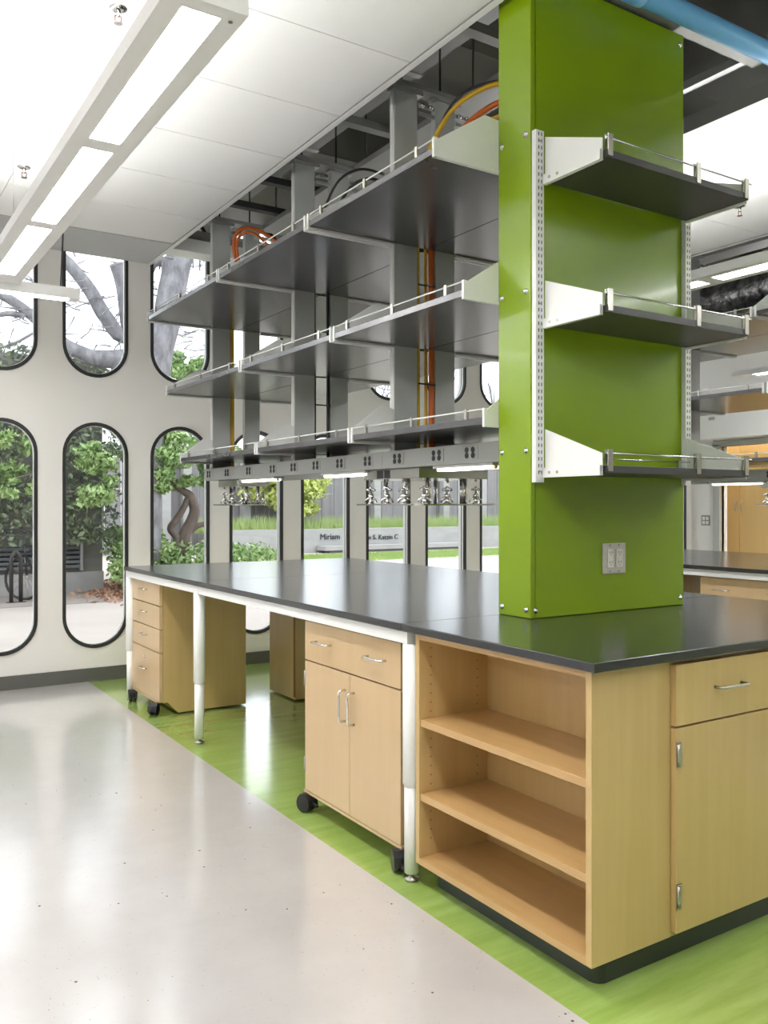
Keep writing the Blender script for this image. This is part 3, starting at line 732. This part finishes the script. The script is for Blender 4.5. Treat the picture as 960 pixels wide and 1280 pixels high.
cable([at(p[0], p[1], y=p[2]) for p in ((299, 330, 5.7), (296, 308, 5.7), (300, 295, 5.65), (311, 290, 5.6), (324, 296, 5.5), (339, 312, 5.4))], .010, 'orange_cable', 'second orange hose arching just inside the first near the windows')
for y, z in ((3.587, 2.45), (3.587, 1.95), (4.68, 2.4), (4.68, 1.95)):
    tag(MB().tube([(2.495, y-.022, z), (2.60, y-.022, z)], .004, 6).build('cable_tie', 'black_cable'), 'black tie strap between the rack posts, %s' % ('higher' if z > 2.2 else 'lower')+(' one bay from the column' if y < 4 else ' two bays from the column'), 'cable tie')

# ------------------------------------------------------------ things in the slot
t = thing('blue_pipe', (2.0, 2.33, 3.36), 'pale blue pipe crossing above the green column', 'pipe')
MB().tube([(1.0+.9, 2.30, 3.342), (5.4, 2.30, 3.342)], .043, 20).build('pipe', 'blue_pipe', t)
MB().tube([(2.60, 2.30, 3.342), (2.68, 2.30, 3.342)], .050, 20).build('coupling', 'blue_pipe', t)
tag(B(2.15, 5.3, 2.36, 2.42, 3.345, 3.39).build('pipe_channel', 'steel_paint'), 'steel channel running alongside the pale blue pipe', 'channel')
tag(B(3.50, 3.54, .5, 6.3, 3.36, 3.40).build('strut_rail', 'galvanised'), 'steel strut rail along the right side of the open slot', 'rail')
t = thing('flexible_duct', (6.40, 4.3, 2.95), 'crumpled silver flexible duct above the second island', 'duct')
pts = []; rad = []
for i in range(60):
    f = i/59; pts.append((6.40+.03*math.sin(f*5), 3.2+f*2.1, 3.12+.03*math.sin(f*7))); rad.append(.155+(.012 if i % 2 else 0)+.012*random.random())
MB().tube(pts, 0, 24, True, rad).build('sleeve', 'foil', t)
cable([(6.40, 5.40, 2.75), (6.42, 5.44, 3.05), (6.50, 5.5, 3.22), (6.62, 5.55, 3.05), (6.70, 5.6, 3.3)], .02, 'black_cable', 'black hose looping at the far end of the silver duct')
cable([(6.30, 5.42, 2.75), (6.30, 5.44, 3.2), (6.34, 5.46, 3.6)], .012, 'black_cable', 'straight black hose rising past the end of the silver duct')
t = thing('rectangular_duct', (2.5, 3.6, 3.8), 'dull galvanised duct deep in the open ceiling slot', 'duct')
B(2.25, 2.75, 2.8, 6.2, 3.72, 4.0).build('duct', 'steel_paint', t)
for y in (3.9, 5.1): B(2.24, 2.76, y, y+.04, 3.71, 4.01).build('flange', 'galvanised', t)

# ------------------------------------------------------------ island 2
g = DX
worktop(IX0+g, IX1+g, 1.2, 4.50, 'black epoxy worktop of the second island, right of the green column')
worktop(IX0+g, IX1+g, 4.502, YE, 'black epoxy worktop of the second island, window end')
copy_tree(frA, None, (g, 0, 0), 'white bench frame under the second island')
copy_tree(frB, None, (g, 0, 0), 'white bench frame under the window end of the second island')
copy_tree(cabm, None, (g, .55, 0), 'maple cabinet on casters under the second island')
copy_tree(cabm, None, (g, 1.55, 0), 'farther maple cabinet on casters under the second island')
t = thing('wall_outlet', (XR-.001, 6.50, 1.10), 'grey four-socket outlet plate on the end wall', 'outlet')
B(XR-.007, XR-.0005, 6.46, 6.575, 1.10, 1.22).build('plate', 'steel_paint', t)
for a in (6.475, 6.525):
    for z in (1.115, 1.165): B(XR-.01, XR-.007, a, a+.035, z, z+.038).build('socket', 'outlet_plastic', t)

# ------------------------------------------------------------ outdoors
def leaves(name, m, pts, size, parent=None, n=1, squash=.7):
    b = MB()
    for c in pts:
        s = size*(.6+.8*random.random())
        a = Vector((random.gauss(0, 1), random.gauss(0, 1), random.gauss(0, 1))).normalized()
        u = a.orthogonal().normalized(); v = a.cross(u)
        ph = random.random()*6.28; u, v = u*math.cos(ph)+v*math.sin(ph), v*math.cos(ph)-u*math.sin(ph)
        c = Vector(c)
        b.add([c-u*s, c+v*s*.45, c+u*s, c-v*s*.45], [(0, 1, 2, 3)])
    return b.build(name, m, parent)
def blob(c, r, n, hollow=.35):
    out = []
    while len(out) < n:
        p = Vector((random.uniform(-1, 1), random.uniform(-1, 1), random.uniform(-1, 1)))
        if hollow < p.length < 1: out.append((c[0]+p.x*r[0], c[1]+p.y*r[1], c[2]+p.z*r[2]))
    return out
def lumps(c, r, k, n, rr):
    out = []
    for i in range(k):
        p = Vector((random.uniform(-1, 1), random.uniform(-1, 1), random.uniform(-1, 1)))*.85
        cc = (c[0]+p.x*r[0], c[1]+p.y*r[1], c[2]+p.z*r[2]); q = rr*(.6+.8*random.random())
        out += blob(cc, (q, q, q*.6), n//k, .1)
    return out
GZ = 0.0
tag(B(-40, 60, YF+WD+.01, 70, -.15, GZ).build('ground', 'concrete_ground', origin=(0, 8, 0)), 'pale pinkish paving outside the windows', 'ground')['kind'] = 'structure'
tag(B(-12, 5.2, 12.1, 13.66, 0, .006).build('pavement_strip', 'asphalt', origin=(-3, 13, 0)), 'darker worn paving strip along the ivy building', 'pavement')['kind'] = 'structure'
# ivy-clad building
YBd = 13.75
xr = at(128, 700, y=YBd).x
t = thing('ivy_building', (-2, 15.5, 0), 'low concrete building outside the left windows, draped in ivy', 'building')
zb = at(60, 716, y=YBd).z
B(-12, xr, YBd-.08, YBd+.05, 0, zb).build('base_wall', 'concrete_pale', t)
B(-12, xr, YBd, YBd+4, zb, 3.6).build('wall', 'concrete_dark', t)
lz0, lz1 = at(60, 711, y=YBd).z, at(60, 682, y=YBd).z
m = MB(); lx = at(98, 700, y=YBd).x
for i in range(5):
    z = lz0+(lz1-lz0)*i/5; m.prism([(YBd-.02, z), (YBd-.12, z+.01), (YBd-.10, z+.05), (YBd-.02, z+.06)], 'x', -6, lx)
m.build('louver_grille', 'louver', t); B(lx, lx+.04, YBd-.13, YBd, lz0-.03, lz1+.05).build('louver_frame', 'concrete_pale', t)
pts = []
z_iv = at(60, 680, y=YBd).z
while len(pts) < 15000:
    x = random.uniform(-5, xr+.2); z = random.uniform(z_iv, 3.68)
    pts.append((x, YBd-.05-random.random()*.35, z))
iv = leaves('ivy', 'ivy', pts, .055); tag(iv, 'tangled dark ivy covering the building wall outside the left windows', 'ivy', kind='stuff')
def bush(nm, label, cpx, w_, y, zt, zb_, n, m='leaf_green', size=.07, grp=None, cat='shrub'):
    c = at(cpx, 700, y=y); hw = w_/2
    t = thing(nm, (c.x, y, zb_), label, cat, grp)
    leaves('foliage', m, lumps((c.x, y, (zt+zb_)/2), (hw*.8, .5, (zt-zb_)/2*.8), 14, n, min(hw, .35)), size, t) if 0 else leaves('foliage', m, lumps((c.x, y, (zt+zb_)/2), (hw*.8, .5, (zt-zb_)/2*.8), 18, int(n*2.2), min(hw, .32)), size*.6, t)
    s = MB()
    for i in range(5):
        a = random.uniform(-.5, .5)*hw; s.tube([(c.x+a*.3, y, GZ), (c.x+a, y+random.uniform(-.2, .2), zt*.7+zb_*.3)], .015, 6)
    s.build('stems', 'bark_brown', t)
    return t
bush('shrub', 'leafy green shrub at the right edge of the second lower window', 176, 1.05, 13.6, at(148, 655, y=13.6).z, .05, 2600)
bush('shrub', 'low broad shrub below the crooked tree outside the third window', 225, 2.3, 13.0, at(225, 672, y=13).z, 0, 3600)
bush('shrub', 'small round shrub outside the window just right of the crooked tree', 305, 1.3, 12.4, at(305, 684, y=12.4).z, 0, 2200)
for px, py, wd, mm, lb in ((15, 545, 1.3, 'leaf_green', 'bright green foliage at the top of the leftmost lower window'), (122, 572, .5, 'leaf_green', 'bright leafy spray hanging in the middle of the second lower window'),
                       (118, 612, .7, 'leaf_green', 'bright leafy branch lower in the second lower window'), (152, 566, .9, 'leaf_dark', 'dark leafy spray at the upper right of the second lower window'), (8, 600, .9, 'leaf_green', 'green climbing spray at the left of the leftmost lower window')):
    c = at(px, py, y=12.9)
    t = thing('leafy_branch', (c.x, c.y, c.z), lb, 'branch')
    leaves('foliage', mm, lumps((c.x, c.y, c.z), (wd/2, .2, .22), 9, 760, .16), .047, t)
    MB().tube([(c.x-.1, c.y+.6, c.z-.3), (c.x, c.y, c.z), (c.x+wd*.4, c.y, c.z+.1)], .012, 6).build('stem', 'bark_brown', t)
# crooked tree
def limb(P_, y, rads, m, parent, dy=None, name='limb'):
    pts = [at(px, py, y=y+(dy[i] if dy else 0)) for i, (px, py) in enumerate(P_)]
    Q = []; RR = []
    for i in range(len(pts)-1):
        a, b, c, d = pts[max(i-1, 0)], pts[i], pts[i+1], pts[min(i+2, len(pts)-1)]
        for k in range(5):
            u = k/5; Q.append(.5*((2*b)+(c-a)*u+(2*a-5*b+4*c-d)*u*u+(3*b-a-3*c+d)*u**3)); RR.append(rads[i]+(rads[i+1]-rads[i])*u)
    Q.append(pts[-1]); RR.append(rads[-1])
    return MB().tube(Q, 0, 10, True, RR).build(name, m, parent)
ct = at(232, 672, y=13.3)
t = thing('crooked_tree', (ct.x, 13.3, 0), 'small crooked tree with forked brown trunk outside the third window', 'tree')
limb([(229, 700), (230, 672), (240, 650), (243, 636), (237, 620), (226, 612), (214, 604)], 13.3, [.11, .10, .09, .08, .075, .05, .03], 'bark_brown', t, name='trunk')
limb([(222, 690), (221, 672), (213, 661), (220, 650), (229, 636), (235, 622)], 13.3, [.07, .06, .055, .055, .05, .05], 'bark_brown', t, name='second_trunk')
limb([(238, 664), (248, 657), (262, 654)], 13.3, [.05, .045, .04], 'bark_brown', t, name='branch')
cc = at(226, 575, y=13.3)
leaves('foliage', 'leaf_green', lumps((cc.x, 13.2, cc.z), (.75, .5, .55), 26, 8500, .23), .048, t)
# big tree
bt = at(205, 700, y=13.0)
t = thing('big_tree', (bt.x, 13.0, 0), 'big bare grey tree whose limbs cross the upper windows', 'tree')
limb([(180, 700), (184, 560), (196, 450), (208, 400), (222, 330), (238, 285), (246, 240)], 13.0, [.25, .24, .23, .22, .21, .20, .18], 'bark', t, name='trunk')
limb([(222, 340), (190, 330), (159, 418), (132, 396), (112, 362), (84, 328), (50, 300)], 13.0, [.10, .08, .11, .11, .10, .09, .08], 'bark', t, [0, .1, .1, .1, .1, .1, .1])
limb([(200, 440), (158, 448), (120, 448), (98, 440), (78, 428), (44, 398), (18, 378), (-10, 362)], 13.0, [.15, .15, .13, .11, .09, .08, .07, .07], 'bark', t)
limb([(158, 458), (135, 452), (110, 446)], 13.0, [.12, .09, .05], 'bark', t)
limb([(150, 330), (156, 360), (160, 410), (170, 440)], 13.1, [.16, .13, .10, .1], 'bark', t)
limb([(44, 415), (20, 428), (-10, 438)], 13.0, [.02, .02, .015], 'bark', t)
limb([(30, 395), (10, 392), (-10, 396)], 13.0, [.05, .04, .03], 'bark', t)
limb([(234, 310), (250, 322), (262, 330)], 13.0, [.03, .025, .02], 'bark', t)
random.seed(3)
m = MB()
for i in range(170):
    px, py = random.uniform(-10, 270), random.uniform(315, 450); y = random.uniform(12.8, 13.3)
    a = random.uniform(0, 6.28); L_ = random.uniform(12, 45); p = [(px, py)]
    for k in range(3):
        a += random.uniform(-.5, .5); px += math.cos(a)*L_/3; py += math.sin(a)*L_/3*.7; p.append((px, py))
    pp = [at(q[0], q[1], y=y) for q in p]; m.tube(pp, 0, 4, False, [.014, .011, .008, .004])
tw = m.build('twigs', 'bark', t)
# canopy greenery seen low in the upper windows
for px, py, wd, mm in ((10, 452, 2.2, 'leaf_yellow'), (118, 462, 1.9, 'leaf_green'), (226, 450, 2.0, 'leaf_green')):
    c = at(px, py, y=15.9)
    o = leaves('hedge_top', mm, lumps((c.x, 15.9, c.z-.20), (wd/2, .3, .30), 16, 4200, .26), .055)
    tag(o, {10: 'yellow-green treetop low in the leftmost upper window', 118: 'green treetop low in the second upper window', 226: 'green treetop low in the third upper window'}[px], 'treetop', kind='stuff')
# grey board fence with pale posts
YFn = 23.5
t = thing('board_fence', (10, YFn, 0), 'tall grey vertical-board fence at the back of the garden', 'fence')
m = MB(); x = 4.0
zt = at(250, 596, y=YFn).z+.5
while x < 34: m.box(x, x+.42, YFn, YFn+.05, 0, zt); x += .44
m.build('boards', 'fence_board', t)
for px in (207, 233, 307, 361, 470, 556, 603):
    q = at(px, 650, y=YFn-.2).x; B(q-.12, q+.12, YFn-.3, YFn-.06, 0, zt+.3).build('post', 'concrete_pale', t)
# planter wall with lettering
YP = 21.6
zt = at(420, 661, y=YP).z
t = thing('planter_wall', (12, YP, 0), 'long low concrete planter wall with dark lettering outside the windows', 'planter')
B(at(262, 670, y=YP).x, at(650, 670, y=YP).x+3, YP, YP+.3, 0, zt).build('wall', 'concrete_pale', t)
B(at(395, 670, y=YP).x, at(580, 670, y=YP).x, YP-.55, YP-.02, at(440, 684, y=YP).z-.05, at(440, 681, y=YP).z).build('seat_ledge', 'concrete_pale', t)
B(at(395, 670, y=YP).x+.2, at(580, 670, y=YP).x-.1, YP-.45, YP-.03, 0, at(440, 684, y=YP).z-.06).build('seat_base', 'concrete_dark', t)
def text(s, px, py, h, y, par):
    c = at(px, py, y=y); cu = bpy.data.curves.new('lettering', 'FONT'); cu.body = s; cu.size = h; cu.extrude = .01
    cu.align_x = 'LEFT'; o = bpy.data.objects.new('lettering', cu); scn.collection.objects.link(o); cu.materials.append(M['outlet_dark'])
    o.parent = par; o.location = Vector((c.x, y, c.z))-OFF[par.name]; o.rotation_euler = (R(90), 0, 0)
text('Miriam', 400, 674.5, .235, YP-.02, t); text('ne S. Katzin C', 457, 674.5, .20, YP-.02, t)
pts = [(random.uniform(at(262, 670, y=YP).x, at(650, 670, y=YP).x+2), YP+.3+random.random()*.9, zt+random.random()**2*.40) for i in range(9000)]
m = MB()
for c in pts:
    a = random.uniform(-.2, .2); m.add([(c[0]-.015, c[1], zt-.1), (c[0]+.015, c[1], zt-.1), (c[0]+a, c[1], c[2]+.05)], [(0, 1, 2)])
tag(m.build('ornamental_grass', 'lawn_grass'), 'yellow-green grass growing along the top of the planter wall', 'grass', kind='stuff')
c = at(400, 612, y=20.8)
t = thing('garden_tree', (c.x, 22.3, 0), 'pale yellow-green small tree behind the planter wall', 'tree')
leaves('foliage', 'leaf_yellow', lumps((c.x, 22.4, c.z), (.8, .4, .6), 16, 3200, .35), .09, t)
MB().tube([(c.x+.2, 22.4, 0), (c.x, 22.4, 1.4), (c.x+.1, 22.4, c.z+.3)], .04, 8).build('trunk', 'bark_brown', t)
c = at(335, 600, y=22.6)
t = thing('garden_tree', (c.x, 22.9, 0), 'pale yellow-green small tree seen behind the smaller valve cluster', 'tree')
leaves('foliage', 'leaf_yellow', lumps((c.x, 22.9, c.z), (.7, .3, .7), 14, 2600, .35), .09, t)
MB().tube([(c.x, 22.9, 0), (c.x+.1, 22.9, c.z+.3)], .04, 8).build('trunk', 'bark_brown', t)
for i, (px, wd) in enumerate(((468, 2.2), (520, 2), (620, 4.0))):
    YT = 26+i*1.6; c = at(px, 560, y=YT)
    t = thing('garden_tree', (c.x, YT, 0), ['dark leafy tree beyond the fence, middle', 'dark leafy tree beyond the fence, right of centre', 'bare twiggy tree beyond the fence, next to the green column'][i], 'tree')
    leaves('foliage', 'leaf_dark', lumps((c.x, YT, 3.0), (wd/2, .5, 1.2), 20, 2000 if i < 2 else 500, .45), .12, t)
    mm = MB().tube([(c.x, YT, 0), (c.x+.2, YT, 2), (c.x, YT, 4)], .08, 8)
    for k in range(60):
        a = random.uniform(-1, 1); z = random.uniform(1.5, 6); mm.tube([(c.x+a*.2, YT, z), (c.x+a*2, YT+random.uniform(-.4, .4), z+random.uniform(.2, 2)), (c.x+a*2.4, YT, z+random.uniform(.2, 3))], 0, 4, False, [.03, .02, .01])
    mm.build('trunk', 'bark', t)
# lawn strip, pale path
la = MB()
for i in range(14000):
    x = random.uniform(9.5, 22); y = random.uniform(17.8, 20.4); h = .03+.05*random.random(); la.add([(x-.02, y, 0), (x+.02, y, 0), (x+random.uniform(-.03, .03), y, h)], [(0, 1, 2)])
tag(B(9.5, 22, 17.8, 20.4, .0, .012).build('lawn', 'lawn_grass', origin=(15, 19, 0)), 'flat strip of lawn before the planter wall', 'lawn', kind='stuff')
tag(la.build('lawn_blades', 'lawn_grass'), 'grass blades of the lawn strip', 'grass', kind='stuff')
pts = []
for i in range(1800):
    px = random.gauss(148, 22); py = random.gauss(737, 6); q = at(px, max(py, 727), z=.01)
    if q.y < 13.65 or q.x > xr: pts.append((q.x, q.y, .012+random.random()*.03))
tag(leaves('leaf_litter', 'litter', pts, .045), 'fallen reddish leaves below the shrub outside the second window', 'leaves', kind='stuff')
# bike rack + bicycle
t = thing('bike_rack', (2.3, 12.9, 0), 'dark hoop bike rack outside the leftmost window', 'bike rack')
a, b = at(14, 748, y=12.7), at(26, 748, y=12.7)
MB().tube([(a.x, 12.7, 0), (a.x, 12.7, .62), (a.x+.05, 12.7, .70), (b.x-.05, 12.7, .70), (b.x, 12.7, .62), (b.x, 12.7, 0)], .028, 10).build('hoop', 'dark_steel', t)
for q in (a, b): MB().lathe((q.x, 12.7, 0), [(.07, .001), (.07, .012)], 'z', 14).build('base_flange', 'dark_steel', t)
bx, by = at(33, 722, y=12.95).x, 12.95
t = thing('bicycle', (bx, by, 0), 'dark bicycle leaning at the hoop rack outside the leftmost window', 'bicycle')
def ring(c, r, rt, name, par, m='rubber', ph=.45):
    c = Vector(c); u = Vector((math.cos(ph), math.sin(ph), 0)); v = Vector((.10, -.05, 1)).normalized()
    pts = [c+u*r*math.cos(2*math.pi*k/28)+v*r*math.sin(2*math.pi*k/28) for k in range(29)]
    o = MB().tube(pts, rt, 8, False).build(name, m, par)
    s = MB()
    for k in range(14): s.tube([c, pts[k*2]], .0025, 4)
    s.tube([c-Vector((0, .04, 0)), c+Vector((0, .04, 0))], .02, 8); s.build('spokes', 'steel', o); return o
ring((bx, by, .335), .32, .02, 'wheel', t, ph=-.75); ring((bx+.12, by-1.02, .335), .32, .02, 'wheel', t, ph=-1.45)
def T(u, z): return (bx+u*.115, by-u*.97, z)
MB().tube([T(.02, .335), T(-.06, .62), T(-.10, .92)], .018, 8).build('fork', 'dark_steel', t)
MB().tube([T(-.06, .66), T(.45, .33), T(.62, .85)], .018, 8).tube([T(-.08, .78), T(.58, .76)], .017, 8).tube([T(1.05, .335), T(.45, .33)], .012, 8).tube([T(1.05, .335), T(.58, .76)], .012, 8).build('frame', 'dark_steel', t)
hb = Vector(T(-.10, .95)); MB().tube([hb+Vector((-.25, .1, .03)), hb+Vector((-.08, 0, .06)), hb, hb+Vector((.1, 0, .06)), hb+Vector((.25, .1, .03))], .014, 8).build('handlebar', 'dark_steel', t)
MB().tube([T(.52, .90), T(.66, .92), T(.76, .93)], 0, 8, True, [.025, .06, .07]).build('saddle', 'rubber', t)
